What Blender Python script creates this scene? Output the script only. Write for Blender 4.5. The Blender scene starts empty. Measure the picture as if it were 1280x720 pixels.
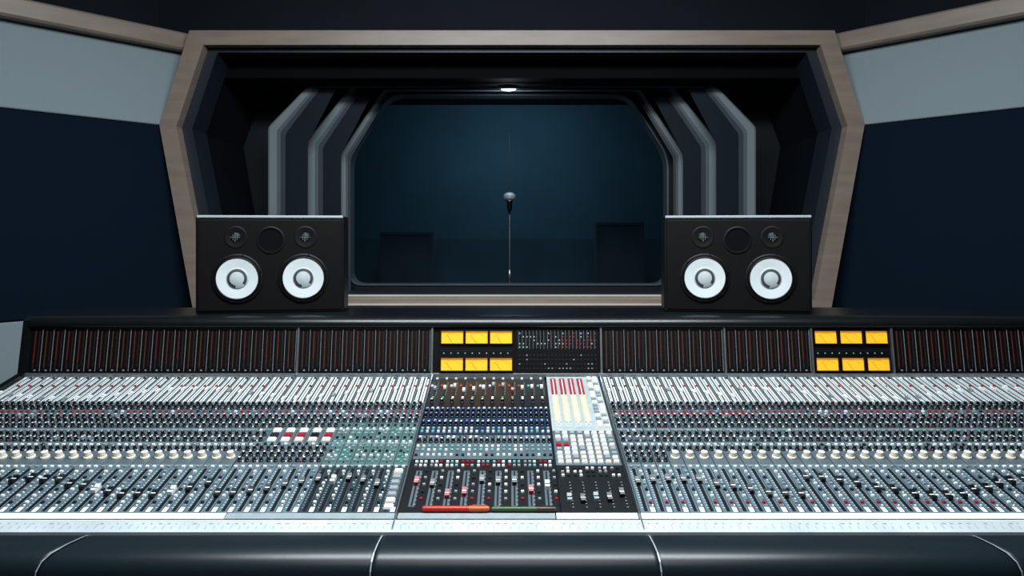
import bpy, bmesh, math, random
from mathutils import Matrix, Vector
random.seed(7)
scene = bpy.context.scene
COL = scene.collection
scene.view_settings.view_transform = 'Standard'
try:
    scene.view_settings.look = 'None'
except Exception:
    pass

# ------------------------------------------------------------------ materials
def lin(h):
    r = []
    for s in (16, 8, 0):
        c = ((h >> s) & 255) / 255.0
        r.append(c/12.92 if c <= .04045 else ((c+.055)/1.055)**2.4)
    return r

def mat(name, hexc, rough=.5, metal=0.0, var=.10, scale=40.0, bump=0.0, stretch=None, emit=0.0, spec=.5):
    m = bpy.data.materials.new(name)
    m.use_nodes = True
    nt = m.node_tree
    b = nt.nodes['Principled BSDF']
    c = lin(hexc)
    tc = nt.nodes.new('ShaderNodeTexCoord')
    mp = nt.nodes.new('ShaderNodeMapping')
    if stretch:
        mp.inputs['Scale'].default_value = stretch
    nz = nt.nodes.new('ShaderNodeTexNoise')
    nz.inputs['Scale'].default_value = scale
    nz.inputs['Detail'].default_value = 4
    rp = nt.nodes.new('ShaderNodeValToRGB')
    rp.color_ramp.elements[0].position = .3
    rp.color_ramp.elements[1].position = .7
    rp.color_ramp.elements[0].color = [x*(1-var) for x in c] + [1]
    rp.color_ramp.elements[1].color = [min(1, x*(1+var)) for x in c] + [1]
    L = nt.links.new
    L(tc.outputs['Object'], mp.inputs['Vector'])
    L(mp.outputs['Vector'], nz.inputs['Vector'])
    L(nz.outputs['Fac'], rp.inputs['Fac'])
    L(rp.outputs['Color'], b.inputs['Base Color'])
    b.inputs['Roughness'].default_value = rough
    b.inputs['Metallic'].default_value = metal
    b.inputs['Specular IOR Level'].default_value = spec
    if bump:
        bp = nt.nodes.new('ShaderNodeBump')
        bp.inputs['Strength'].default_value = bump
        bp.inputs['Distance'].default_value = .002
        L(nz.outputs['Fac'], bp.inputs['Height'])
        L(bp.outputs['Normal'], b.inputs['Normal'])
    if emit:
        L(rp.outputs['Color'], b.inputs['Emission Color'])
        b.inputs['Emission Strength'].default_value = emit
    return m

# palette shared by every control on the console
PALN = ['black', 'white', 'grey', 'red', 'cream', 'green', 'blue', 'teal', 'yellow', 'dark', 'orange', 'purple', 'silver',
        'panel_light', 'panel_mid', 'panel_fader', 'panel_dark', 'panel_teal', 'panel_pale', 'panel_blue', 'slot', 'print', 'print_dim', 'panel_deep']
PAL = [
    mat('control_black', 0x0a0c0e, .35), mat('control_white', 0xf4f8f8, .45, var=.03), mat('control_grey', 0x8d979b, .45),
    mat('control_red', 0xa01a2c, .4), mat('control_cream', 0xefe6d3, .45, var=.04), mat('control_green', 0x4f9a80, .4),
    mat('control_blue', 0x2a5a88, .4), mat('control_teal', 0x79b4b0, .45), mat('control_yellow', 0xd0bc98, .45),
    mat('control_dark', 0x202529, .4), mat('control_orange', 0xb5502f, .45), mat('control_purple', 0x40528f, .4),
    mat('control_silver', 0xc4c8ca, .3, .8),
    mat('panel_light', 0x909da3, .4, var=.06), mat('panel_mid', 0x505d64, .42, var=.08), mat('panel_fader', 0x5c6f78, .42, var=.06),
    mat('panel_dark', 0x101316, .42), mat('panel_teal', 0x4a6463, .42), mat('panel_pale', 0xa2abab, .45),
    mat('panel_blue', 0x18283e, .45), mat('slot_black', 0x030405, .5), mat('print_white', 0xf0f5f5, .5, var=.03),
    mat('print_dim', 0xa5b2b7, .5, var=.03), mat('panel_deep', 0x2c3a41, .42, var=.08)]
PI_ = {n: i for i, n in enumerate(PALN)}

M_wood = mat('beige_trim_wood', 0x88796d, .42, var=.12, scale=5, stretch=(1, 1, 5))
M_wood2 = mat('dark_blue_inner_trim', 0x141f29, .5, var=.06, scale=6)
M_sill = mat('pale_sill', 0x8f8479, .45, var=.06, scale=6)
M_lip = mat('bright_sill_lip', 0xc9c1b6, .4, var=.04, scale=6)
M_pale = mat('pale_grey_fabric', 0x87949a, .95, var=.05, scale=300, bump=.2)
M_navy = mat('navy_fabric', 0x091826, .95, var=.12, scale=300, bump=.2, spec=.12)
M_navyw = mat('navy_wall_paint', 0x070e17, .8, var=.15, scale=5, spec=.2)
M_dark = mat('dark_wall_paint', 0x06090d, .85, var=.2, scale=5, spec=.15)
M_black = mat('black_reveal', 0x030507, .8, var=.2, scale=5, spec=.1)
M_blue = mat('dark_blue_reveal', 0x060d15, .8, var=.15, scale=4, spec=.15)
M_head = mat('blue_black_header', 0x08121a, .45, var=.15, scale=4, spec=.4)
M_gap = mat('dark_blue_infill', 0x0a1622, .6, var=.15, scale=4, spec=.2)
M_floor = mat('dark_floor_boards', 0x14161a, .45, var=.25, scale=4, stretch=(8, 1, 1))
M_refl = mat('silver_grey_reflection', 0x747e84, .6, 0, var=.06, scale=6)
M_refl_rod = mat('mid_grey_reflection_and_rod', 0x505a61, .6, 0, var=.06, scale=6)
M_refl_dim = mat('dim_grey_reflection', 0x2a343b, .6, 0, var=.06, scale=6)
M_refl_bright = mat('bright_grey_reflection', 0x858f95, .6, 0, var=.06, scale=6)
M_gasket = mat('window_gasket', 0x5a666e, .4, .2)
M_live = mat('live_room_wall', 0x1e4255, .9, var=.12, scale=2)
M_live2 = mat('live_room_dado', 0x1a3849, .9, var=.12, scale=2)
M_screen = mat('dark_screen_fabric', 0x172d3c, .95, var=.12, scale=200)
M_leather = mat('black_leather', 0x131d24, .34, var=.15, scale=500, bump=.06)
M_gloss = mat('gloss_black', 0x0c1013, .30, var=.1)
M_satin = mat('satin_black', 0x06080a, .5, var=.15, spec=.3)
M_baffle = mat('baffle_black', 0x030405, .6, var=.15, spec=.18)
M_metal = mat('brushed_metal', 0xb9c0c4, .32, .9, var=.08, scale=30)
M_ledge = mat('pale_grey_ledge', 0xbcc6ca, .4, var=.14, scale=7)
M_strip = mat('white_label_strip', 0xe2e8e7, .6, var=.08, scale=9)
M_stripg = mat('grey_label_strip', 0x8d989c, .6, var=.08)
M_cone = mat('white_speaker_cone', 0xccd2d3, .7, var=.02, spec=.2)
M_cap = mat('pale_grey_cap', 0xb3babc, .7, var=.02, spec=.2)
M_conegrey = mat('grey_cone_print', 0x30373a, .7)
M_rubber = mat('black_rubber', 0x0b0d0f, .4)
M_faint = mat('faint_black_ring', 0x060708, .5, spec=.25)
M_tw = mat('tweeter_metal', 0x70797d, .4, .6)
M_body = mat('console_body', 0x15191c, .5)
M_meterplate = mat('meter_plate', 0x07080a, .35)
M_meterred = mat('meter_red', 0x56201a, .4, emit=.05)
M_meterred2 = mat('meter_red_brown', 0x4a2a1e, .4, emit=.04)
M_metergrey = mat('meter_grey', 0x7d8587, .45)
M_vu = mat('lit_yellow_dial', 0xffac1c, .5, var=.03, scale=8, emit=.5)
M_lamp = mat('lamp_lens', 0xd0ecff, .5, var=.01, emit=4.0)
M_penred = mat('pen_red', 0xbd2b1c, .35)
M_penor = mat('pen_orange', 0xc85a2a, .35)
M_pengrn = mat('pen_dark_green', 0x37522e, .35)
M_pengrn2 = mat('pen_dark_brown_cap', 0x3d2f24, .35)
M_chrome = mat('chrome', 0xaab2b6, .3, .9, var=.03)
M_mic = mat('bright_mic_grille', 0xe8eef0, .4, .2, var=.03)
M_edge = mat('silver_edge', 0xa5adb1, .45, .3, var=.03)

# ------------------------------------------------------------------ mesh builder
class MB:
    def __init__(s):
        s.v = []; s.f = []; s.m = []
    def add(s, vs, fs, mi=0, X=None):
        o = len(s.v)
        if X is not None:
            vs = [X @ Vector(v) for v in vs]
        s.v += [tuple(v) for v in vs]
        s.f += [tuple(i+o for i in f) for f in fs]
        s.m += (list(mi) if isinstance(mi, (list, tuple)) else [mi]*len(fs))
        return s
    def box(s, x0, x1, y0, y1, z0, z1, mi=0, top=None, tx=0, ty=0, X=None):
        vs = [(x0, y0, z0), (x1, y0, z0), (x1, y1, z0), (x0, y1, z0),
              (x0+tx, y0+ty, z1), (x1-tx, y0+ty, z1), (x1-tx, y1-ty, z1), (x0+tx, y1-ty, z1)]
        fs = [(3, 2, 1, 0), (4, 5, 6, 7), (0, 1, 5, 4), (1, 2, 6, 5), (2, 3, 7, 6), (3, 0, 4, 7)]
        t = mi if top is None else top
        return s.add(vs, fs, [mi, t, mi, mi, mi, mi], X)
    def quad(s, x0, x1, y0, y1, z, mi=0):
        return s.add([(x0, y0, z), (x1, y0, z), (x1, y1, z), (x0, y1, z)], [(0, 1, 2, 3)], mi)
    def lathe(s, prof, n=24, mi=0, X=None, cx=0, cy=0):
        vs = []; fs = []; ms = []
        rows = []
        for r, h in prof:
            if r <= 1e-6:
                rows.append([len(vs)]); vs.append((cx, cy, h))
            else:
                rows.append(list(range(len(vs), len(vs)+n)))
                vs += [(cx+r*math.cos(2*math.pi*k/n), cy+r*math.sin(2*math.pi*k/n), h) for k in range(n)]
        for i in range(len(rows)-1):
            a, b = rows[i], rows[i+1]
            mm = mi[i] if isinstance(mi, (list, tuple)) else mi
            for k in range(n):
                k2 = (k+1) % n
                if len(a) == 1 and len(b) == 1: continue
                if len(a) == 1: f = (a[0], b[k2], b[k])[::-1]
                elif len(b) == 1: f = (a[k], a[k2], b[0])
                else: f = (a[k], a[k2], b[k2], b[k])
                fs.append(f); ms.append(mm)
        return s.add(vs, fs, ms, X)
    def extrude_x(s, prof, x0, x1, mi=0):
        n = len(prof)
        vs = [(x0, y, z) for y, z in prof] + [(x1, y, z) for y, z in prof]
        fs = [(i, (i+1) % n, n+(i+1) % n, n+i) for i in range(n)]
        fs += [tuple(range(n))[::-1], tuple(range(n, 2*n))]
        return s.add(vs, fs, mi)
    def band(s, outer, inner, y0, y1, closed=True, mi=0):
        n = len(outer)
        vs = [(x, y0, z) for x, z in outer] + [(x, y0, z) for x, z in inner] + \
             [(x, y1, z) for x, z in outer] + [(x, y1, z) for x, z in inner]
        fs = []
        for i in range(n if closed else n-1):
            j = (i+1) % n
            fs += [(i, j, n+j, n+i), (n+i, n+j, 3*n+j, 3*n+i), (2*n+j, 2*n+i, 3*n+i, 3*n+j), (j, i, 2*n+i, 2*n+j)]
        if not closed:
            for i in (0, n-1):
                fs.append((i, n+i, 3*n+i, 2*n+i))
        return s.add(vs, fs, mi)
    def mesh(s, name, mats, smooth=False):
        me = bpy.data.meshes.new(name)
        me.from_pydata(s.v, [], s.f)
        for m in (mats if isinstance(mats, list) else [mats]):
            me.materials.append(m)
        me.polygons.foreach_set('material_index', s.m)
        bm = bmesh.new(); bm.from_mesh(me)
        bmesh.ops.recalc_face_normals(bm, faces=bm.faces)
        bm.to_mesh(me); bm.free()
        if smooth:
            me.polygons.foreach_set('use_smooth', [True]*len(me.polygons))
            try: me.set_sharp_from_angle(angle=math.radians(38))
            except Exception: pass
        me.update()
        return me
    def build(s, name, mats, parent=None, loc=(0, 0, 0), rot=(0, 0, 0), smooth=False):
        return link(name, s.mesh(name, mats, smooth), parent, loc, rot)

def link(name, me, parent=None, loc=(0, 0, 0), rot=(0, 0, 0)):
    o = bpy.data.objects.new(name, me)
    COL.objects.link(o)
    o.parent = parent
    o.location = loc
    o.rotation_euler = rot
    return o

def tag(o, label, cat, group=None):
    o['label'] = label; o['category'] = cat
    if group: o['group'] = group
    return o

def thing(name, label, cat, loc, rotz=0, group=None):
    o = link(name, None, None, loc, (0, 0, rotz))
    o.empty_display_size = .1
    return tag(o, label, cat, group)

def struct(o):
    o['kind'] = 'structure'
    return o

# ------------------------------------------------------------------ room shell
YW = 3.6
struct(MB().box(-3.2, 3.2, -2.4, 8.6, -.1, 0).build('floor', M_floor))
struct(MB().box(-3.2, 3.2, -2.4, 8.6, 3.0, 3.1).build('ceiling', M_dark))
struct(MB().box(-3.2, 3.2, -2.5, -2.4, 0, 3.0).build('wall_back', M_dark))
struct(MB().box(-3.3, -3.2, -2.4, 8.6, 0, 3.0).build('wall_left', M_dark))
struct(MB().box(3.2, 3.3, -2.4, 8.6, 0, 3.0).build('wall_right', M_dark))
struct(MB().box(-3.2, 3.2, 8.5, 8.6, 0, 3.0).build('wall_far', M_live))

# chevron shaped opening in the front wall
outer = [(-1.60, 2.50), (1.60, 2.50), (1.748, 2.028), (1.58, 1.10), (-1.58, 1.10), (-1.748, 2.028)]
inner = [(-1.530, 2.428), (1.530, 2.428), (1.664, 2.024), (1.500, 1.165), (-1.500, 1.165), (-1.664, 2.024)]
inner2 = [(-1.485, 2.405), (1.485, 2.405), (1.612, 2.020), (1.452, 1.190), (-1.452, 1.190), (-1.612, 2.020)]
wf = MB()
wf.box(-3.2, 3.2, YW+.22, YW+.30, 2.46, 3.0)
wf.box(-3.2, 3.2, YW+.22, YW+.30, 0, 1.11)
for sx in (-1, 1):
    pts = [(1.60*sx, 2.47), (1.745*sx, 2.028), (1.58*sx, 1.10)]
    out = [(3.2*sx, 2.47), (3.2*sx, 2.028), (3.2*sx, 1.10)]
    wf.band(out, pts, YW+.22, YW+.30, closed=False)
struct(wf.build('wall_front', M_navyw))
struct(MB().band(outer, inner, YW-.03, YW+.06).build('trim_1', M_wood))
struct(MB().band([(x*1.002, z) for x, z in inner], inner2, YW+.03, YW+.2).build('trim_2', M_wood2))
sl = MB().box(-1.30, 1.30, YW-.075, YW-.03, 1.085, 1.118).box(-1.36, 1.36, YW+.00, YW+.26, 1.16, 1.180)
sl.box(-1.30, 1.30, YW-.050, YW-.028, 1.138, 1.146, 1).box(-1.36, 1.36, YW-.004, YW+.02, 1.178, 1.186, 1)
struct(sl.build('trim_3', [M_sill, M_lip]))
# navy fascia over the wooden frame
struct(MB().box(-1.9, 1.9, YW+.04, YW+.10, 2.49, 3.0).build('wall_fascia', M_navyw))

# black reveal box behind the frame, soffit and window wall
YG = 4.40
sf = MB().box(-1.75, 1.75, YW+.2, 3.95, 2.312, 2.46)
sf.box(-1.75, 1.75, 3.95, YG+.02, 2.345, 2.46)
struct(sf.build('wall_soffit', M_black))
rv = MB()
for sx in (-1, 1):
    rv.band([(1.75*sx, 2.46), (1.80*sx, 2.02), (1.70*sx, 1.0)], [(1.50*sx, 2.415), (1.64*sx, 2.018), (1.47*sx, 1.0)], YW+.2, YG+.02, closed=False)
struct(rv.build('wall_reveal', M_blue))
struct(MB().box(-1.7, 1.7, YW+.2, YG+.02, 1.0, 1.12).build('trim_4', M_black))

def rounded(poly, r, n=6, closed=True):
    out = []
    L = len(poly)
    for i in range(L):
        if not closed and i in (0, L-1):
            out.append(tuple(poly[i])); continue
        p = Vector(poly[i]); a = Vector(poly[i-1]); b = Vector(poly[(i+1) % L])
        da = (a-p).normalized(); db = (b-p).normalized()
        p0 = p+da*r; p1 = p+db*r
        for k in range(n+1):
            t = k/n
            q = p0*(1-t)**2 + p*2*t*(1-t) + p1*t*t
            out.append((q.x, q.y))
    return out
gp = rounded([(-.985, 1.96), (-.75, 2.332), (.71, 2.332), (.945, 1.96), (.945, 1.182), (-.985, 1.182)], .08)
cen = Vector((-.02, 1.75))
def scaled(pts, k, kz=None):
    kz = kz or k
    return [(cen.x+(x-cen.x)*k, cen.y+(z-cen.y)*kz) for x, z in pts]
struct(MB().band(scaled(gp, 3.0, 2.4), scaled(gp, 1.009, 1.014), YG, YG+.1).build('wall_window', M_head))
gw = MB().band(scaled(gp, 1.009, 1.014), gp, YG-.012, YG+.1).build('window_1', M_gasket)
struct(gw)

# reflections around the window put into solid grey bands: sides, raked corners, thin heads,
# striped bright to dim for soft edges, dark blue infill between the bands
ti = 5
for (yy, xo, wd, zt, drop, run, gap, bright) in ((3.97, 1.345, .095, 2.304, .225, .22, .12, M_refl), (4.11, 1.170, .090, 2.330, .31, .25, .10, M_refl), (4.25, 1.012, .060, 2.338, .375, .25, 0, M_refl_bright)):
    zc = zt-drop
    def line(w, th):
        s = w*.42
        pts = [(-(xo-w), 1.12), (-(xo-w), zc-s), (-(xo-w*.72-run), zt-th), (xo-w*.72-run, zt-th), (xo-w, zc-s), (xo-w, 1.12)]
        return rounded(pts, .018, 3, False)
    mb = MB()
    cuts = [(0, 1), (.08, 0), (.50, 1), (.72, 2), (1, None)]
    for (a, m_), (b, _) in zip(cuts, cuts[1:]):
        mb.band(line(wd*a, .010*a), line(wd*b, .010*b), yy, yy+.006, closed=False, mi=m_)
    o = struct(mb.build('trim_%d' % ti, [bright, M_refl_rod, M_refl_dim])); ti += 1  # these trims are reflections modelled as solid bands
    if gap:
        MB().band(line(wd*.98, .0095), line(wd+gap, .011), yy+.004, yy+.010, closed=False).build('infill', M_gap, o)

# splayed side walls: solid backing, trim beam, fabric absorbers
def splay(sx, ti):
    ang = math.atan2(-.762, .647*sx)
    fl = 1 if sx < 0 else -1
    org = (1.75*sx, 3.6, 0)
    def slab(name, quad, off0, off1, m, bev=.004):
        n_ = len(quad)
        cs = sum(q[0] for q in quad)/n_; cz = sum(q[1] for q in quad)/n_
        vs = []
        for off, k in ((off0, 0), (off1-bev, 0), (off1, bev)):
            for s_, z_ in quad:
                ds = (1 if s_ < cs else -1)*k; dz = (1 if z_ < cz else -1)*k
                vs.append((s_+ds, off*fl, z_+dz))
        fs = []
        for r in (0, 1):
            for i in range(n_):
                j = (i+1) % n_
                fs.append((r*n_+i, r*n_+j, (r+1)*n_+j, (r+1)*n_+i))
        fs.append(tuple(range(2*n_, 3*n_))); fs.append(tuple(range(n_))[::-1])
        mb = MB(); mb.add(vs, fs, 0)
        return mb.build(name, m, None, org, (0, 0, ang))
    E = 2.1
    side = 'left' if sx < 0 else 'right'
    struct(slab('wall_splay_'+side, [(-.17, 0), (E, 0), (E, 3.0), (-.17, 3.0)], -.12, -.052, M_navyw))
    struct(slab('trim_%d' % ti, [(-.13, 2.412), (E, 2.412), (E, 2.50), (-.13, 2.50)], -.05, .08, M_wood, .01))
    b = slab('sound_absorber', [(-.01, 2.034), (E, 2.034), (E, 2.410), (-.17, 2.410)], -.05, .006, M_pale)
    tag(b, 'pale grey fabric absorber band under the upper wooden beam, %s wall' % side, 'sound absorber', 'splayed wall absorbers')
    b = slab('sound_absorber', [(-.17, 1.115), (E, 1.115), (E, 2.031), (-.01, 2.031)], -.05, .0, M_navy)
    tag(b, 'large dark navy fabric absorber at speaker height on the %s wall' % side, 'sound absorber', 'splayed wall absorbers')
    struct(slab('wall_dado_'+side, [(-.10, .0), (E, .0), (E, 1.11), (-.10, 1.11)], -.05, .006, M_pale))
splay(-1, 11)
splay(1, 12)

# soffit downlight
t = thing('ceiling_light', 'small bright round downlight glowing in the dark soffit above the window', 'light', (-.02, 4.18, 2.333))
MB().lathe([(.058, .012), (.058, 0), (.055, -.002), (.053, .006)], 28, 0).build('rim', M_satin, t)
MB().lathe([(.054, .008), (.038, -.008), (0, -.015)], 28, 0).build('lens', M_lamp, t, smooth=True)

# ------------------------------------------------------------------ live room beyond the window
struct(MB().box(-3.2, 3.2, 8.44, 8.5, 0, 1.42).build('wall_dado', M_live2))
MS = (-.02, 6.0)
t = thing('microphone_stand', 'thin chrome microphone stand standing alone beyond the studio window', 'microphone stand', (MS[0], MS[1], 0))
MB().lathe([(0, 0), (.15, 0), (.15, .012), (.12, .026), (.02, .034), (.016, .06), (0, .06)], 32).build('base', M_satin, t, smooth=True)
MB().lathe([(.010, .05), (.010, 1.16), (0, 1.16)], 12).build('pole', M_chrome, t, smooth=True)
MB().lathe([(.0, 1.10), (.018, 1.10), (.022, 1.12), (.022, 1.16), (.014, 1.185), (0, 1.185)], 16).build('clutch', M_chrome, t, smooth=True)
MB().lathe([(.008, 1.17), (.008, 1.76), (0, 1.76)], 12).build('extension_rod', M_chrome, t, smooth=True)
MB().lathe([(.0045, 1.75), (.0045, 2.32), (0, 2.32)], 10).build('upper_rod', M_refl_rod, t, smooth=True)
MB().box(-.012, .012, -.040, .0, 1.715, 1.735).box(-.02, .02, -.046, -.038, 1.705, 1.745).build('mic_clip', M_satin, t)
t = thing('microphone', 'bright topped studio microphone clipped high on the thin stand beyond the window', 'microphone', (MS[0], MS[1]-.072, 1.66))
MB().lathe([(0, 0), (.010, 0), (.015, .012), (.020, .04), (.023, .10), (0, .10)], 20).build('body', M_satin, t, smooth=True)
MB().lathe([(.026, .10), (.045, .112), (.050, .130), (.044, .150), (.026, .164), (0, .168)], 24).build('grille', M_mic, t, smooth=True)
MB().lathe([(.025, .092), (.028, .094), (.028, .102), (.025, .104)], 20).build('collar', M_metal, t)
for x0, w, h, lab in ((.85, .50, 1.60, 'dark acoustic screen standing right of the microphone beyond the window'),
                      (-1.35, .55, 1.50, 'dark acoustic screen standing left of the microphone beyond the window')):
    t = thing('acoustic_screen', lab, 'acoustic screen', (x0+w/2, 7.4, 0), 0, 'screens in the live room')
    MB().band([(-w/2, .08), (w/2, .08), (w/2, h), (-w/2, h)], [(-w/2+.03, .11), (w/2-.03, .11), (w/2-.03, h-.03), (-w/2+.03, h-.03)], -.05, .05).build('frame', M_screen, t)
    MB().box(-w/2+.028, w/2-.028, -.04, .04, .108, h-.028).build('fabric', M_screen, t)
    for sx in (-1, 1):
        MB().box(sx*(w/2-.06)-.025, sx*(w/2-.06)+.025, -.2, .2, 0, .08, tx=.005, ty=.03).build('foot', M_satin, t)

# ------------------------------------------------------------------ mixing console
RX, RY = .13, 2.2
ROOT = thing('mixing_console', 'huge mixing console full of faders and knobs with a long black meter bridge', 'mixing console', (RX, RY, 0))
A = math.atan(.222); CA = math.cos(A)
S0 = Vector((0-RX, 2.42-RY, 1.016))
def ly(Y): return (Y-2.42)/CA
def surf(name, me, x, parent=ROOT, dz=0):
    return link(name, me, parent, (x+S0.x, S0.y, S0.z+dz), (A, 0, 0))

TPL = {}
def knob(key, r, h, body, top, line='white', n=12, skirt=None):
    mb = MB()
    b, tp = PI_[body], PI_[top]
    sk = b if skirt is None else PI_[skirt]
    mb.lathe([(r, 0), (r*.96, h*.25), (r*.78, h*.32), (r*.7, h), (r*.5, h+.0006), (0, h+.0006)], n, [sk, sk, b, b, tp])
    mb.quad(-r*.09, r*.09, r*.1, r*.72, h+.0012, PI_[line])
    TPL[key] = mb
def button(key, sx, sy, h, col, top=None):
    c = PI_[col]
    TPL[key] = MB().box(-sx/2, sx/2, -sy/2, sy/2, 0, h, c, c if top is None else PI_[top], tx=sx*.1, ty=sy*.1)
def fadercap(key, sx, sy, h, col, line):
    c = PI_[col]; w = PI_[line]
    mb = MB()
    pr = [(-sy/2, 0), (-sy/2, h*.8), (-sy*.36, h), (-sy*.1, h*.62), (sy*.1, h*.62), (sy*.36, h), (sy/2, h*.8), (sy/2, 0)]
    mb.extrude_x(pr, -sx/2, sx/2, c)
    mb.quad(-sx*.5, sx*.5, -sy*.06, sy*.06, h*.62+.0006, w)
    TPL[key] = mb
for nm, top in (('k_white', 'white'), ('k_grey', 'grey'), ('k_red', 'red'), ('k_dark', 'dark'), ('k_blue', 'blue'), ('k_green', 'green'), ('k_purple', 'purple')):
    knob(nm, .0062, .012, 'black' if nm != 'k_red' else 'dark', top, 'white' if top != 'white' else 'black')
knob('k_palebody', .0062, .012, 'grey', 'white', 'black', skirt='black')
knob('k_cream', .0120, .017, 'cream', 'white', 'grey', 16)
for c in ('white', 'grey', 'red', 'green', 'teal', 'blue', 'purple', 'dark', 'black', 'cream', 'orange'):
    button('b_'+c, .0078, .0072, .004, c)
    button('d_'+c, .0038, .0042, .003, c)
    button('w_'+c, .023, .018, .005, c)
    button('v_'+c, .0155, .0130, .005, c)
for c, l in (('black', 'white'), ('white', 'black'), ('red', 'white'), ('grey', 'black'), ('dark', 'white')):
    fadercap('f_'+c, .0110, .028, .012, c, l)
for c, l in (('white', 'black'), ('grey', 'black'), ('cream', 'black'), ('orange', 'white'), ('red', 'white'), ('black', 'white')):
    fadercap('s_'+c, .0085, .018, .008, c, l)
TM = {k: m.mesh(k, PAL) for k, m in TPL.items()}
CTRL = []
def ctrl(kind, key, X, Y, panel, px):
    CTRL.append((kind, key, X, Y, panel, px))

# --- channel strips
P_ = .0379
def strip_mesh(kind):
    mb = MB(); w = P_/2-.0008
    mb.box(-w, w, ly(2.225), ly(2.412), -.012, 0, PI_['panel_light'])
    mb.box(-w, w, ly(2.095 if kind == 'teal' else 1.868), ly(2.224), -.012, 0, PI_['panel_mid'])
    if kind == 'teal':
        mb.box(-w, w, ly(1.868), ly(2.094), -.012, 0, PI_['panel_teal'])
    mb.box(-w, w, ly(1.669), ly(1.867), -.012, 0, PI_['panel_deep' if kind == 'teal' else 'panel_fader'])
    # long parallel pale and dark lines of the upper zone
    mb.box(-.0165, -.0130, ly(2.228), ly(2.408), 0, .0006, PI_['slot'])
    mb.box(-.0118, -.0040, ly(2.230), ly(2.406), 0, .0009, PI_['print'])
    mb.box(-.0088, -.0068, ly(2.242), ly(2.392), 0, .0013, PI_['slot'])
    mb.box(-.0024, .0012, ly(2.228), ly(2.408), 0, .0006, PI_['panel_dark'])
    mb.box(.0034, .0066, ly(2.230), ly(2.406), 0, .0009, PI_['print'])
    mb.box(.0076, .0094, ly(2.228), ly(2.408), 0, .0006, PI_['panel_dark'])
    mb.box(.0104, .0146, ly(2.230), ly(2.406), 0, .0009, PI_['print'])
    mb.box(.0160, w, ly(2.226), ly(2.41), 0, .0006, PI_['slot'])
    for y in (2.223, 2.142, 2.058, 1.98, 1.87):
        mb.quad(-w, w, ly(y), ly(y+.002), .0005, PI_['print_dim'])
    # main fader track
    mb.box(-.0090, -.0010, ly(1.674), ly(1.854), 0, .0008, PI_['panel_dark'])
    mb.box(-.0066, -.0034, ly(1.684), ly(1.846), 0, .0013, PI_['slot'])
    for k in range(16):
        y = 1.686+.0102*k
        mb.quad(-.0140, -.0100, ly(y), ly(y+.0014), .0012, PI_['print' if kind != 'teal' else 'print_dim'])
    mb.box(.0034, .0044, ly(1.674), ly(1.856), 0, .0006, PI_['panel_dark'])
    mb.quad(.0060, .0168, ly(1.672), ly(1.690), .0005, PI_['print'])
    return mb.mesh('channel_strip_'+kind, PAL)
SM = {k: strip_mesh(k) for k in ('std', 'teal', 'block')}
BAYS = [('outer', -1.634, -.726, 24), ('innerL', -.724, -.271, 12), ('innerR', .298, .720, 11), ('outer', .722, 1.92, 31)]
R = random.random
def ch(*a): return random.choice(a)
def mostly(main, *others):
    return main if R() < .80 else random.choice(others)
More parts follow.
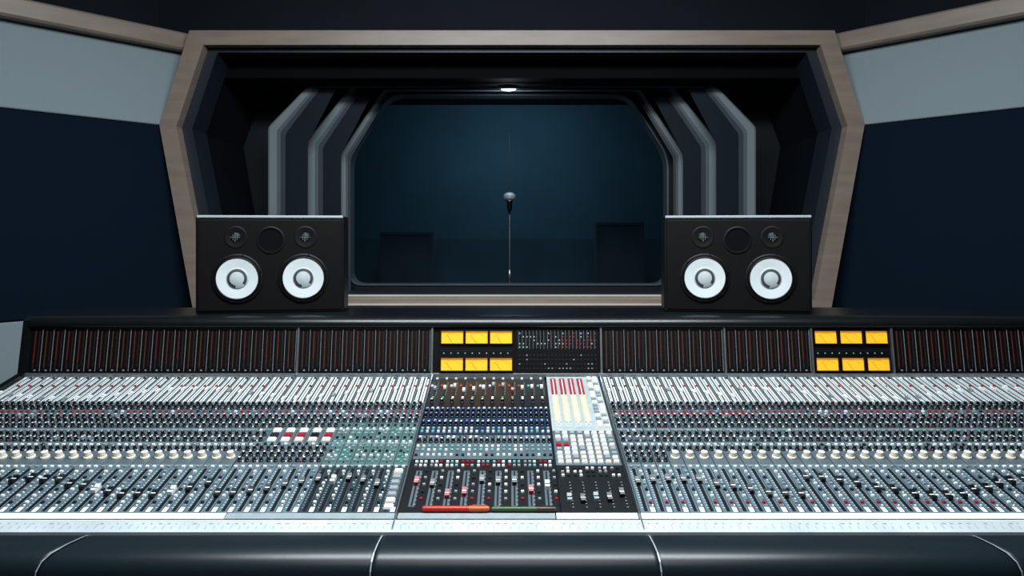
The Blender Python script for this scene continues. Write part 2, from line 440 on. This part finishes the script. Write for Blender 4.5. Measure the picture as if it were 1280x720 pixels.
for bay, X0, X1, cnt in BAYS:
    pitch = (X1-X0)/cnt
    for i in range(cnt):
        X = X0+pitch*(i+.5)
        kind = 'std'
        if bay == 'innerL' and i > 0: kind = 'block' if i < 6 else 'teal'
        st = surf('channel_strip', SM[kind], X)
        def pair(kd, Y, main, *others):
            for sx in (-1, 1):
                ctrl(kd, mostly(main, *others), X+sx*.0092, Y, st, X)
            if kd == 'rotary_knob':      # small marker button between the two knobs of a row
                ctrl('push_button', mostly('d_white', 'd_grey', 'd_green', 'd_red'), X, Y-.004, st, X)
        K, B = 'rotary_knob', 'push_button'
        ctrl('small_fader', mostly('s_white', 's_grey'), X-.0077, 2.280+.035*math.sin(i*.22+X*2), st, X)
        for q, m_ in enumerate(('b_dark', 'b_red')):
            ctrl(B, mostly(m_, 'b_white', 'b_grey', 'b_dark'), X+.0123, 2.398-.060*q, st, X)
        pair(K, 2.208, 'k_grey', 'k_red', 'k_white')
        pair(K, 2.184, 'k_dark', 'k_red', 'k_red')
        pair(B, 2.163, 'b_red', 'b_white', 'b_dark', 'b_grey')
        if bay == 'innerR': pair(B, 2.150, 'b_red', 'b_red', 'b_dark')
        pair(K, 2.128, 'k_white', 'k_grey', 'k_palebody')
        if kind == 'teal':
            pair(K, 2.104, 'k_dark', 'k_white')
            for q in range(9):
                pair(B, 2.08-.0235*q, ('b_dark', 'b_white', 'b_grey')[q % 3], 'b_teal', 'b_white', 'b_green', 'b_black', 'b_grey')
                ctrl(B, ch('d_white', 'd_teal', 'd_dark'), X, 2.072-.0235*q, st, X)
        elif kind == 'block':
            pair(K, 2.10, 'k_dark', 'k_white')
            pair(K, 2.076, 'k_grey', 'k_white')
            ctrl('block_button', ch('w_white', 'w_white', 'w_grey'), X, 2.050, st, X)
            ctrl('block_button', ch('w_grey', 'w_dark', 'w_black', 'w_red'), X, 2.024, st, X)
            ctrl('block_button', ch('w_white', 'w_white', 'w_cream'), X, 1.999, st, X)
            pair(B, 1.975, 'b_dark', 'b_grey', 'b_white')
            pair(K, 1.946, 'k_dark', 'k_white')
            pair(K, 1.918, 'k_white', 'k_grey'); pair(K, 1.89, 'k_dark', 'k_white')
        else:
            pair(K, 2.101, 'k_dark', 'k_grey')
            pair(K, 2.074, 'k_white', 'k_grey')
            pair(B, 2.050, 'b_grey', 'b_white', 'b_green')
            pair(K, 2.024, 'k_dark', 'k_grey')
            pair(K, 1.996, 'k_white', 'k_palebody')
            pair(B, 1.971, 'b_white', 'b_grey', 'b_dark')
            pair(K, 1.946, 'k_dark', 'k_grey')
            if bay == 'outer' or (bay == 'innerR' and i >= 3):
                ctrl('large_knob', 'k_cream', X, 1.908, st, X)
            else:
                pair(K, 1.918, 'k_white', 'k_grey'); pair(K, 1.89, 'k_dark', 'k_white')
        # fader zone
        pair(B, 1.862, 'b_white', 'b_grey')
        if kind == 'teal' and i == 11:
            for q in range(7):
                ctrl('block_button', ch('w_white', 'w_white', 'w_cream', 'w_grey'), X, 1.84-.025*q, st, X)
        else:
            wander = 1.768 + .035*math.sin(i*.35+X*2) + .012*(R()-.5)
            ctrl('fader', mostly('f_black', 'f_dark', 'f_dark', 'f_white'), X-.005, wander, st, X)
            for q, m_ in enumerate(('b_white', 'b_dark', 'b_grey', 'b_dark', 'b_white', 'b_dark')):
                if q == 5 and X > .3: m_ = 'b_red'
                ctrl(B, mostly(m_, 'b_white', 'b_grey'), X+.0112, 1.838-.0262*q, st, X)
                ctrl(B, mostly('d_white', 'd_grey'), X+.0140, 1.825-.0262*q, st, X)

# --- centre section panels
def panel(X0, X1, Y0, Y1, mi, extra=None, name='control_panel'):
    xc = (X0+X1)/2; w = (X1-X0)/2
    mb = MB().box(-w, w, ly(Y0), ly(Y1), -.012, 0, PI_[mi])
    if extra: extra(mb, w)
    return surf(name, mb.mesh(name, PAL), xc), xc
def tracks(xs, xc, y0, y1, col='slot', plate=None, wp=.008):
    def f(mb, w):
        for x in xs:
            if plate: mb.box(x-xc-wp, x-xc+wp, ly(y0)-.004, ly(y1)+.004, 0, .0006, PI_[plate])
            mb.box(x-xc-.0018, x-xc+.0018, ly(y0), ly(y1), 0, .0011, PI_[col])
            for k in range(9):
                y = y0+(y1-y0)*(k+.3)/9
                mb.quad(x-xc+.005, x-xc+.009, ly(y), ly(y)+.0015, .0009, PI_['print_dim'])
    return f
xl = [-.248+.0312*k for k in range(12)]
p, xc = panel(-.262, .108, 2.20, 2.412, 'panel_dark', tracks(xl, -.077, 2.275, 2.375))
for k, x in enumerate(xl):
    ctrl('small_fader', ch('s_orange', 's_cream', 's_white', 's_white', 's_grey'), x, 2.30+.05*R(), p, xc)
    ctrl('push_button', ch('b_white', 'b_grey', 'b_cream'), x, 2.395, p, xc)
    ctrl('push_button', ch('b_white', 'b_teal', 'b_orange'), x-.011, 2.34, p, xc)
    ctrl('push_button', ch('b_white', 'b_green', 'b_grey'), x, 2.255, p, xc)
    ctrl('rotary_knob', ch('k_white', 'k_grey', 'k_red'), x, 2.225, p, xc)
def cues(mb, w):
    for k in range(4):
        x = -w+.020+.029*k
        mb.box(x-.0110, x+.0110, ly(2.07), ly(2.395), 0, .0008, PI_['print_dim'])
        mb.box(x-.0090, x+.0090, ly(2.10), ly(2.275), 0, .003, PI_['yellow'])
        mb.box(x-.0090, x+.0090, ly(2.28), ly(2.392), 0, .004, PI_['red'])
        mb.box(x-.0018, x+.0018, ly(2.085), ly(2.385), 0, .0045, PI_['cream'])
p, xc = panel(.115, .286, 2.05, 2.412, 'panel_pale', cues)
for k in range(4):
    ctrl('small_fader', 's_white', .135+.029*k, 2.10+.03*R(), p, xc)
for k in range(16):
    for q in range(2):
        ctrl('block_button', ch('v_white', 'v_cream', 'v_white', 'v_grey', 'v_grey'), .2545+.019*q, 2.398-.0215*k, p, xc)
p, xc = panel(-.262, .108, 2.03, 2.196, 'panel_blue')
for x in xl:
    for dx in (-.0078, .0078):
        ctrl('push_button', ch('b_white', 'b_blue', 'b_grey'), x+dx, 2.184, p, xc)
        ctrl('rotary_knob', ch('k_blue', 'k_purple', 'k_grey'), x+dx, 2.160, p, xc)
        ctrl('rotary_knob', ch('k_purple', 'k_blue', 'k_blue'), x+dx, 2.132, p, xc)
        ctrl('push_button', ch('b_blue', 'b_teal', 'b_purple'), x+dx, 2.108, p, xc)
        ctrl('rotary_knob', ch('k_blue', 'k_white', 'k_white'), x+dx, 2.084, p, xc)
        ctrl('push_button', ch('b_teal', 'b_white', 'b_blue'), x+dx, 2.061, p, xc)
        ctrl('push_button', ch('b_teal', 'b_white', 'b_white'), x+dx, 2.043, p, xc)
p, xc = panel(-.262, .108, 1.90, 2.026, 'panel_mid')
for x in xl:
    for dx in (-.0078, .0078):
        ctrl('push_button', ch('b_white', 'b_dark', 'b_grey'), x+dx, 2.012, p, xc)
        ctrl('rotary_knob', ch('k_dark', 'k_grey', 'k_white'), x+dx, 1.988, p, xc)
        ctrl('push_button', ch('b_teal', 'b_teal', 'b_white'), x+dx, 1.963, p, xc)
        ctrl('push_button', ch('b_white', 'b_grey', 'b_teal'), x+dx, 1.943, p, xc)
        ctrl('push_button', ch('b_white', 'b_dark'), x+dx, 1.918, p, xc)
xf = [-.237+.0405*k for k in range(9)]
p, xc = panel(-.262, .108, 1.669, 1.896, 'panel_dark', tracks(xf, -.077, 1.695, 1.84, 'slot', 'panel_mid', .0075))
for k, x in enumerate(xf):
    ctrl('fader', ch('f_white', 'f_white', 'f_red', 'f_black'), x, 1.730+.07*R(), p, xc)
    for q, yy in enumerate((1.884, 1.866)):
        for dx in (-.012, 0, .012):
            ctrl('push_button', ch('b_white', 'b_grey', 'b_teal', 'b_white', 'b_red'), x+dx, yy, p, xc)
    for q in range(5):
        ctrl('push_button', ch('b_white', 'b_grey', 'b_red' if q == 4 else 'b_dark'), x+.0195, 1.84-.03*q, p, xc)
p, xc = panel(.115, .286, 1.87, 2.046, 'panel_mid')
for r in range(8):
    for k in range(8):
        ctrl('block_button', ch('v_white', 'v_white', 'v_cream', 'v_grey', 'v_white') if not (r == 3 and k < 2) else 'v_red', .128+.0208*k, 2.034-.0215*r, p, xc)
xr = [.137+.032*k for k in range(5)]
p, xc = panel(.115, .286, 1.669, 1.866, 'panel_dark', tracks(xr, .2005, 1.685, 1.80))
for k, x in enumerate(xr):
    ctrl('fader', ch('f_black', 'f_dark', 'f_grey'), x, 1.70+.08*R(), p, xc)
    for q in range(3):
        ctrl('push_button', ch('b_white', 'b_grey', 'b_dark'), x-.008, 1.853-.016*q, p, xc)
        ctrl('push_button', ch('b_white', 'b_grey', 'b_dark'), x+.006, 1.853-.016*q, p, xc)

# --- place controls: up to 100 nearest of each kind one by one, the rest as one stuff part
kinds = {}
for c in CTRL:
    kinds.setdefault(c[0], []).append(c)
for kd, lst in kinds.items():
    def near(c):
        vis = abs(c[2]) / c[3] < .70
        return ((0 if vis else 1) + (.5 if c[1].startswith('d_') else 0), c[3]*c[3]+c[2]*c[2]*.2)
    lst.sort(key=near)
    for c in lst[:100]:
        o = link(kd, TM[c[1]], c[4], (c[2]-c[5], ly(c[3]), .0008))
    rest = lst[100:]
    if rest:
        mb = MB()
        for c in rest:
            t_ = TPL[c[1]]
            mb.add(t_.v, t_.f, t_.m, Matrix.Translation((c[2], ly(c[3]), .0008)))
        o = surf(kd, mb.mesh(kd+'_rest', PAL), 0)
        o['kind'] = 'stuff'

# --- dividers, label strips, ledge, body, armrest
def rail(X, w, h, m):
    MB().box(-w/2, w/2, ly(1.602), ly(2.418), -.012, h, tx=w*.25).build('divider_rail', m, ROOT, (X+S0.x, S0.y, S0.z), (A, 0, 0))
rail(-.2665, .006, .008, M_metal); rail(.2935, .006, .008, M_metal)
XL, XR = -1.634, 1.92
for x0, x1, m in ((XL, -.66, M_strip), (-.658, -.27, M_stripg), (-.263, .10, M_stripg), (.102, .290, M_strip), (.297, XR, M_strip)):
    MB().box(x0, x1, ly(1.645), ly(1.667), -.012, .001, tx=.0005).build('label_strip', m, ROOT, (S0.x, S0.y, S0.z), (A, 0, 0))
lm = MB().box(XL, XR, ly(1.590), ly(1.6385), -.014, .004, 0, ty=.003)
lm.box(XL, XR, ly(1.6386), ly(1.6448), -.014, .0002, 3)
x = XL+.02
k = 0
while x < XR:
    lm.quad(x, x+.0014, ly(1.604), ly(1.604+(.018 if k % 4 == 0 else .010)), .0045, 1)
    lm.quad(x+.004, x+.004+.010*R(), ly(1.621), ly(1.6245), .0045, 1)
    x += .0379/2; k += 1
lm.quad(XL, XR, ly(1.632), ly(1.6355), .0045, 2)
lm.build('front_ledge', [M_ledge, M_stripg, M_strip, PAL[PI_['dark']]], ROOT, (S0.x, S0.y, S0.z), (A, 0, 0))
def zY(Y): return .4788+.222*Y
def rootshift(mb):
    mb.v = [(x-RX, y-RY, z) for x, y, z in mb.v]
    return mb
BB = 2.72
rootshift(MB().extrude_x([(1.590, zY(1.590)-.015), (2.42, zY(2.42)-.013), (BB, 1.0), (BB, .70), (2.2, .62), (1.60, .66)], XL+.004, XR-.004)).build('console_body', M_body, ROOT)
for xc in (-1.3, .13, 1.6):
    MB().box(xc-.12-RX, xc+.12-RX, 2.1-RY, 2.66-RY, 0, .66, tx=.03, ty=.05).build('pedestal', M_body, ROOT)
for xe in (XL-.022, XR):
    rootshift(MB().extrude_x([(1.585, zY(1.585)-.02), (1.62, zY(1.62)+.010), (2.41, zY(2.41)+.012), (2.44, 1.20), (2.46, 1.2145), (BB, 1.2145), (BB, .62), (2.2, .58), (1.60, .64)], xe, xe+.022)).build('end_panel', M_gloss, ROOT)
arm = [(1.5895, .826), (1.588, .8310), (1.580, .8315), (1.550, .8275), (1.525, .8205), (1.508, .809), (1.499, .792), (1.496, .770), (1.498, .742), (1.512, .715), (1.55, .70), (1.5895, .70)]
segs = [(XL, -.935, .0, .06), (-.931, -.287, .06, .01), (-.283, .300, .01, -.01), (.304, 1.012, -.01, -.05), (1.016, XR, -.05, 0)]
for x0, x1, s0, s1 in segs:
    mb = MB(); n = len(arm)
    vs = []
    xs = []
    for e, (xe, sl, sg) in enumerate(((x0, s0, 1), (x1, s1, -1))):
        rows = []
        for dxx, sh in ((0, .965), (.004, .992), (.010, 1.0)):
            row = []
            for y, z in arm:
                cy, cz = 1.56, .762
                yy = cy+(y-cy)*sh; zz = cz+(z-cz)*sh
                rake = -sl*max(0, (1.59-y)/.095)
                row.append((xe+sg*dxx+rake, yy, zz))
            rows.append(row)
        xs += rows if e == 0 else rows[::-1]
    for row in xs: vs += row
    fs = []
    for r in range(len(xs)-1):
        for i in range(n):
            j = (i+1) % n
            fs.append((r*n+i, r*n+j, (r+1)*n+j, (r+1)*n+i))
    fs += [tuple(range(n)), tuple(range((len(xs)-1)*n, len(xs)*n))[::-1]]
    mb.add([(x-RX, y-RY, z) for x, y, z in vs], fs, 0)
    ac = mb.build('armrest_cushion', M_leather, ROOT, smooth=True)
    if x1 < XR-.1:
        pm = MB()
        pr = arm[:9]
        vs = []
        for y, z in pr:
            rake = -s1*max(0, (1.59-y)/.095)
            for dx in (.0000, .0030):
                vs.append((x1+dx+rake-RX, y-.0005-RY, z+.0005))
        pm.add(vs, [(2*i, 2*i+1, 2*i+3, 2*i+2) for i in range(len(pr)-1)], 0)
        pm.build('piping', M_edge, ac)

# --- meter bridge
rootshift(MB().extrude_x([(2.424, 1.018), (2.450, 1.178), (BB-.01, 1.178), (BB-.01, 1.0), (2.424, 1.0)], XL, XR)).build('meter_bridge', M_meterplate, ROOT)
rootshift(MB().extrude_x([(2.436, 1.178), (2.433, 1.186), (2.436, 1.196), (2.445, 1.207), (2.460, 1.214), (2.475, 1.215), (BB, 1.215), (BB, 1.178)], XL, XR)).build('bridge_top', M_gloss, ROOT, smooth=True)
rootshift(MB().extrude_x([(2.413, 1.0145), (2.413, 1.024), (2.4215, 1.026), (2.426, 1.018), (2.426, 1.0145)], XL, XR)).build('bridge_lip', M_metal, ROOT)
TH = -math.atan(.026/.16)
def face(name, me, X, parent=ROOT):
    return link(name, me, parent, (X-RX, 2.4255-RY, 1.027), (TH, 0, 0))
MMS = []
M_brown = mat('meter_brown', 0x2a1812, .4)
for v in range(4):
    mm = MB()
    mm.box(-.0172, .0172, -.004, .002, .002, .148, 0)
    mm.box(-.0165, .0165, -.007, -.004, .144, .148, 3)
    lo = (.018, .030, .018, .044)[v]
    mm.box(-.0095, -.0060, -.0052, -.004, lo, .138, 1)
    mm.box(-.0095, -.0060, -.0050, -.004, .012, lo, 3)
    mm.box(.0045, .0080, -.0052, -.004, .018, .138, 4)
    mm.box(.0154, .0166, -.0056, -.004, .004, .144, 2)
    for k in range(8):
        mm.box(-.0035, .0005, -.0046, -.004, .024+.0155*k, .0250+.0155*k, 3)
    mm.box(-.003, .003, -.0065, -.004, .005, .0095, 2)
    MMS.append(mm.mesh('level_meter', [M_meterplate, M_meterred if v % 2 else M_meterred2, M_metergrey, PAL[PI_['dark']], M_brown]))
for x0, x1, cnt in ((-1.625, -.728, 24), (-.718, -.275, 12), (.308, .714, 11), (.724, 1.008, 8), (1.292, 1.915, 16)):
    for i in range(cnt):
        face('level_meter', ch(*MMS), x0+(x1-x0)*(i+.5)/cnt)
for X in (-.723, -.270, .301, .719, 1.013, 1.285):
    MB().box(-.003, .003, -.010, .002, -.004, .152).build('bridge_divider', M_metal, ROOT, (X-RX, 2.4255-RY, 1.027), (TH, 0, 0))
def dial(X, v):
    w, h = .037, .0205
    b = MB().band([(-w-.003, -h-.003), (w+.003, -h-.003), (w+.003, h+.003), (-w-.003, h+.003)], [(-w, -h), (w, -h), (w, h), (-w, h)], -.012, 0)
    o = link('dial_meter', b.mesh('dial_meter', M_satin), ROOT, (X-RX, 2.4255-RY+v*math.sin(-TH), 1.027+v*math.cos(TH)), (TH, 0, 0))
    MB().box(-w, w, -.0065, -.001, -h, h).build('dial_face', M_vu, o)
    nd = MB()
    a = random.uniform(.5, .7)
    X_ = Matrix.Translation((0, 0, -h+.002)) @ Matrix.Rotation(-a, 4, 'Y')
    nd.box(-.0004, .0004, -.0080, -.0074, 0, .031, 0, X=X_)
    nd.build('needle', PAL[PI_['orange']], o)
    sc = MB()
    for k in range(9):
        aa = -.75+1.5*k/8
        sc.box(-.0004, .0004, -.0072, -.0064, .030, .034, 0, X=Matrix.Translation((0, 0, -h+.002)) @ Matrix.Rotation(aa, 4, 'Y'))
    sc.build('scale', PAL[PI_['orange']], o)
for xs in ((-.202, -.1195, -.037), (1.061, 1.147, 1.233)):
    mb = MB().box(xs[0]-.043, xs[2]+.043, -.004, .002, .001, .149, 0)
    for k in range(10):
        mb.box(xs[0]-.03+.024*k, xs[0]-.026+.024*k, -.0055, -.004, .062, .066, 1)
    mb.box(xs[0]-.04, xs[2]+.04, -.005, -.004, .071, .0722, 2)
    face('meter_panel', mb.mesh('meter_panel', [M_meterplate, PAL[PI_['grey']], PAL[PI_['dark']]]), 0)
    for x in xs:
        dial(x, .117); dial(x, .027)
mb = MB().box(.012, .292, -.004, .002, .001, .149, 0)
for k in range(22):
    x = .022+.0122*k
    mb.box(x, x+.0008, -.0055, -.004, .078, .140, 3)
    for q in range(5):
        c = 1 if (k > 11 and R() < .55) else (2 if R() < .3 else 4)
        mb.box(x+.0028, x+.0058, -.0050, -.004, .082+.0115*q, .0865+.0115*q, c)
    for q in range(4):
        mb.box(x+.001, x+.0065, -.0050, -.004, .012+.0145*q, .0155+.0145*q, ch(3, 4, 4, 4, 4))
face('lamp_panel', mb.mesh('lamp_panel', [M_meterplate, mat('lamp_red', 0x9a1c22, .4, emit=.2), PAL[PI_['print_dim']], M_metergrey, PAL[PI_['dark']]]), 0)

# ------------------------------------------------------------------ pens in the groove
def pen(label, X, Y, L, r, mb_, mc, rz):
    z = zY(Y)+.0012+r*1.05
    t = thing('pen', label, 'pen', (X, Y, z), rz, 'pens lying on the console')
    Ry = Matrix.Rotation(math.pi/2, 4, 'Y')
    MB().lathe([(0, -L/2), (r*.8, -L/2), (r, -L/2+.004), (r, L*.2), (r*.95, L*.2)], 14, 0, Ry).build('barrel', mb_, t, smooth=True)
    MB().lathe([(r*.97, L*.19), (r*1.05, L*.2), (r*1.05, L*.46), (r*.7, L/2), (0, L/2)], 14, 0, Ry).build('cap', mc, t, smooth=True)
    MB().box(L*.24, L*.45, -.0015, .0015, r, r+.002).build('clip', mc, t)
pen('thick red marker pen with orange cap lying at the foot of the centre faders', -.130, 1.671, .155, .0066, M_penred, M_penor, 0)
pen('thinner dark green pen lying to the right of the red marker on the console', .028, 1.671, .15, .0058, M_pengrn, M_pengrn2, 0)

# ------------------------------------------------------------------ monitor speakers
SW, SH, SD = .505, .342, .22
def bevel_box(name, x0, x1, y0, y1, z0, z1, bev, m, parent):
    mb = MB().box(x0, x1, y0, y1, z0, z1)
    me = mb.mesh(name, m)
    bm = bmesh.new(); bm.from_mesh(me)
    bmesh.ops.bevel(bm, geom=list(bm.edges), offset=bev, segments=3, profile=.5, affect='EDGES')
    bm.to_mesh(me); bm.free()
    return link(name, me, parent)
FX = Matrix.Rotation(math.pi/2, 4, 'X')
def on_baffle(x, z): return Matrix.Translation((x, -SD/2, z)) @ FX
M_cab = mat('cabinet_lacquer', 0x06080a, .42, var=.1, spec=.35)
def speaker():
    t = thing('monitor_speaker', '', 'speaker', (0, 0, 0), 0, 'monitor speakers on the meter bridge')
    bevel_box('cabinet', -SW/2, SW/2, -SD/2, SD/2, 0, SH, .005, M_cab, t)
    bevel_box('baffle', -SW/2+.008, SW/2-.008, -SD/2-.004, -SD/2+.01, .008, SH-.014, .003, M_baffle, t)
    bevel_box('top_edge_glint', -SW/2+.004, SW/2-.004, -SD/2-.003, -SD/2+.012, SH-.008, SH+.001, .002, M_edge, t)  # pale matte strip carries the glint of the top front edge in its colour
    for sx in (-1, 1):
        x = sx*.112
        w = MB().lathe([(.086, .004), (.086, .009), (.083, .011), (.079, .011), (.0785, .006)], 48, 0, on_baffle(x, .122)).build('woofer', M_faint, t, smooth=True)
        MB().lathe([(.079, .007), (.076, .0125), (.073, .0135), (.0705, .0115), (.070, .009)], 48, 0, on_baffle(x, .122)).build('surround', M_faint, w, smooth=True)
        MB().lathe([(.0705, .0105), (.05, .008), (.034, .0055), (.028, .005)], 48, 0, on_baffle(x, .122)).build('cone', M_cone, w, smooth=True)
        MB().lathe([(.038, .0056), (.036, .008), (.032, .0100), (.020, .0140), (.010, .0158), (0, .0165)], 40, 0, on_baffle(x, .122)).build('dust_cap', M_cap, w, smooth=True)
        # dark open ring printed on the cap
        ar = MB(); vs = []; fs = []
        N = 30
        for k in range(N+1):
            a = math.radians(-40+300*k/N)
            for r_, h_ in ((.0335, .0104), (.0245, .0136)):
                vs.append((r_*math.cos(a), r_*math.sin(a), h_))
        fs = [(2*k, 2*k+1, 2*k+3, 2*k+2) for k in range(N)]
        ar.add(vs, fs, 0, on_baffle(x, .122))
        ar.build('ring_mark', M_conegrey, w)
        for k in range(6):
            a = k*math.pi/3+.3
            MB().lathe([(.0035, .010), (.003, .0125), (0, .013)], 8, 0, on_baffle(x+.0825*math.cos(a), .122+.0825*math.sin(a))).build('screw', M_satin, w)
        x = sx*.118
        tw = MB().lathe([(.039, .003), (.039, .0055), (.037, .0065), (.033, .006), (.017, .0045)], 40, 0, on_baffle(x, .266)).build('tweeter', M_faint, t, smooth=True)
        MB().lathe([(.017, .0048), (.012, .009), (.006, .0115), (0, .0125)], 24, 0, on_baffle(x, .266)).build('dome', M_satin, tw, smooth=True)
        gr = MB()
        Xg = on_baffle(x, .266)
        gr.box(-.0155, .0155, -.0014, .0014, .0125, .0145, X=Xg)
        gr.box(-.0014, .0014, -.0155, .0155, .0125, .0146, X=Xg)
        gr.box(-.0082, -.0060, -.010, .010, .0115, .0135, X=Xg)
        gr.box(.0060, .0082, -.010, .010, .0115, .0135, X=Xg)
        gr.build('guard', M_tw, tw)
    p = MB().lathe([(.048, .003), (.048, .007), (.045, .0085), (.042, .008), (.040, .0045)], 40, 0, on_baffle(0, .256)).build('port', M_faint, t, smooth=True)
    MB().lathe([(.041, .0046), (.02, .0044), (0, .0044)], 32, 0, on_baffle(0, .256)).build('port_opening', M_black, p)
    return t
s1 = speaker()
s1.location = (-.868, 2.65, 1.2155); s1.rotation_euler = (0, 0, math.radians(9))
s1['label'] = 'black twin woofer monitor speaker on the meter bridge left of the window'
s2 = s1.copy(); COL.objects.link(s2)
s2.location = (.812, 2.65, 1.2155); s2.rotation_euler = (0, 0, math.radians(-9))
s2['label'] = 'black twin woofer monitor speaker on the meter bridge right of the window'
for c in list(s1.children):
    d = c.copy(); COL.objects.link(d); d.parent = s2
    for e in list(c.children):
        f = e.copy(); COL.objects.link(f); f.parent = d

# ------------------------------------------------------------------ lights
def area(name, loc, target, sx, sy, power, col):
    l = bpy.data.lights.new(name, 'AREA')
    l.shape = 'RECTANGLE'; l.size = sx; l.size_y = sy; l.energy = power; l.color = col
    o = bpy.data.objects.new(name, l); COL.objects.link(o)
    o.location = loc
    d = Vector(target)-Vector(loc)
    o.rotation_euler = d.to_track_quat('-Z', 'Y').to_euler()
    return o
area('key_lamp', (0, 1.45, 2.95), (0, 2.0, .9), 2.2, .6, 135, (.86, .95, 1))
area('fill_lamp', (0, .1, 2.95), (0, 3.0, 1.5), 1.6, .5, 20, (.92, .96, 1))
area('live_wall_fill', (-.02, 7.2, 2.75), (0, 8.5, 1.60), .6, .4, 10, (.66, .90, 1))  # unseen lamp, added to give the live room wall its glow
area('live_room_fill', (0, 5.6, 2.95), (0, 7.0, 1.0), 1.2, .4, 11, (.66, .90, 1))  # unseen lamp, added to brighten the screens and lower live room
sp = bpy.data.lights.new('soffit_lamp', 'POINT'); sp.energy = 1.2; sp.color = (.75, .9, 1); sp.shadow_soft_size = .03
o = bpy.data.objects.new('soffit_lamp', sp); COL.objects.link(o); o.location = (-.02, 4.18, 2.25)

w = bpy.data.worlds.new('World'); scene.world = w
w.use_nodes = True
w.node_tree.nodes['Background'].inputs[0].default_value = (.02, .04, .06, 1)
w.node_tree.nodes['Background'].inputs[1].default_value = .3

# ------------------------------------------------------------------ camera
cam = bpy.data.cameras.new('camera')
cam.sensor_width = 36; cam.lens = 36*900/1280; cam.shift_y = -70/1280
cam.clip_start = .05
co = bpy.data.objects.new('camera', cam); COL.objects.link(co)
co.location = (0, 0, 1.5); co.rotation_euler = (math.pi/2, 0, 0)
scene.camera = co
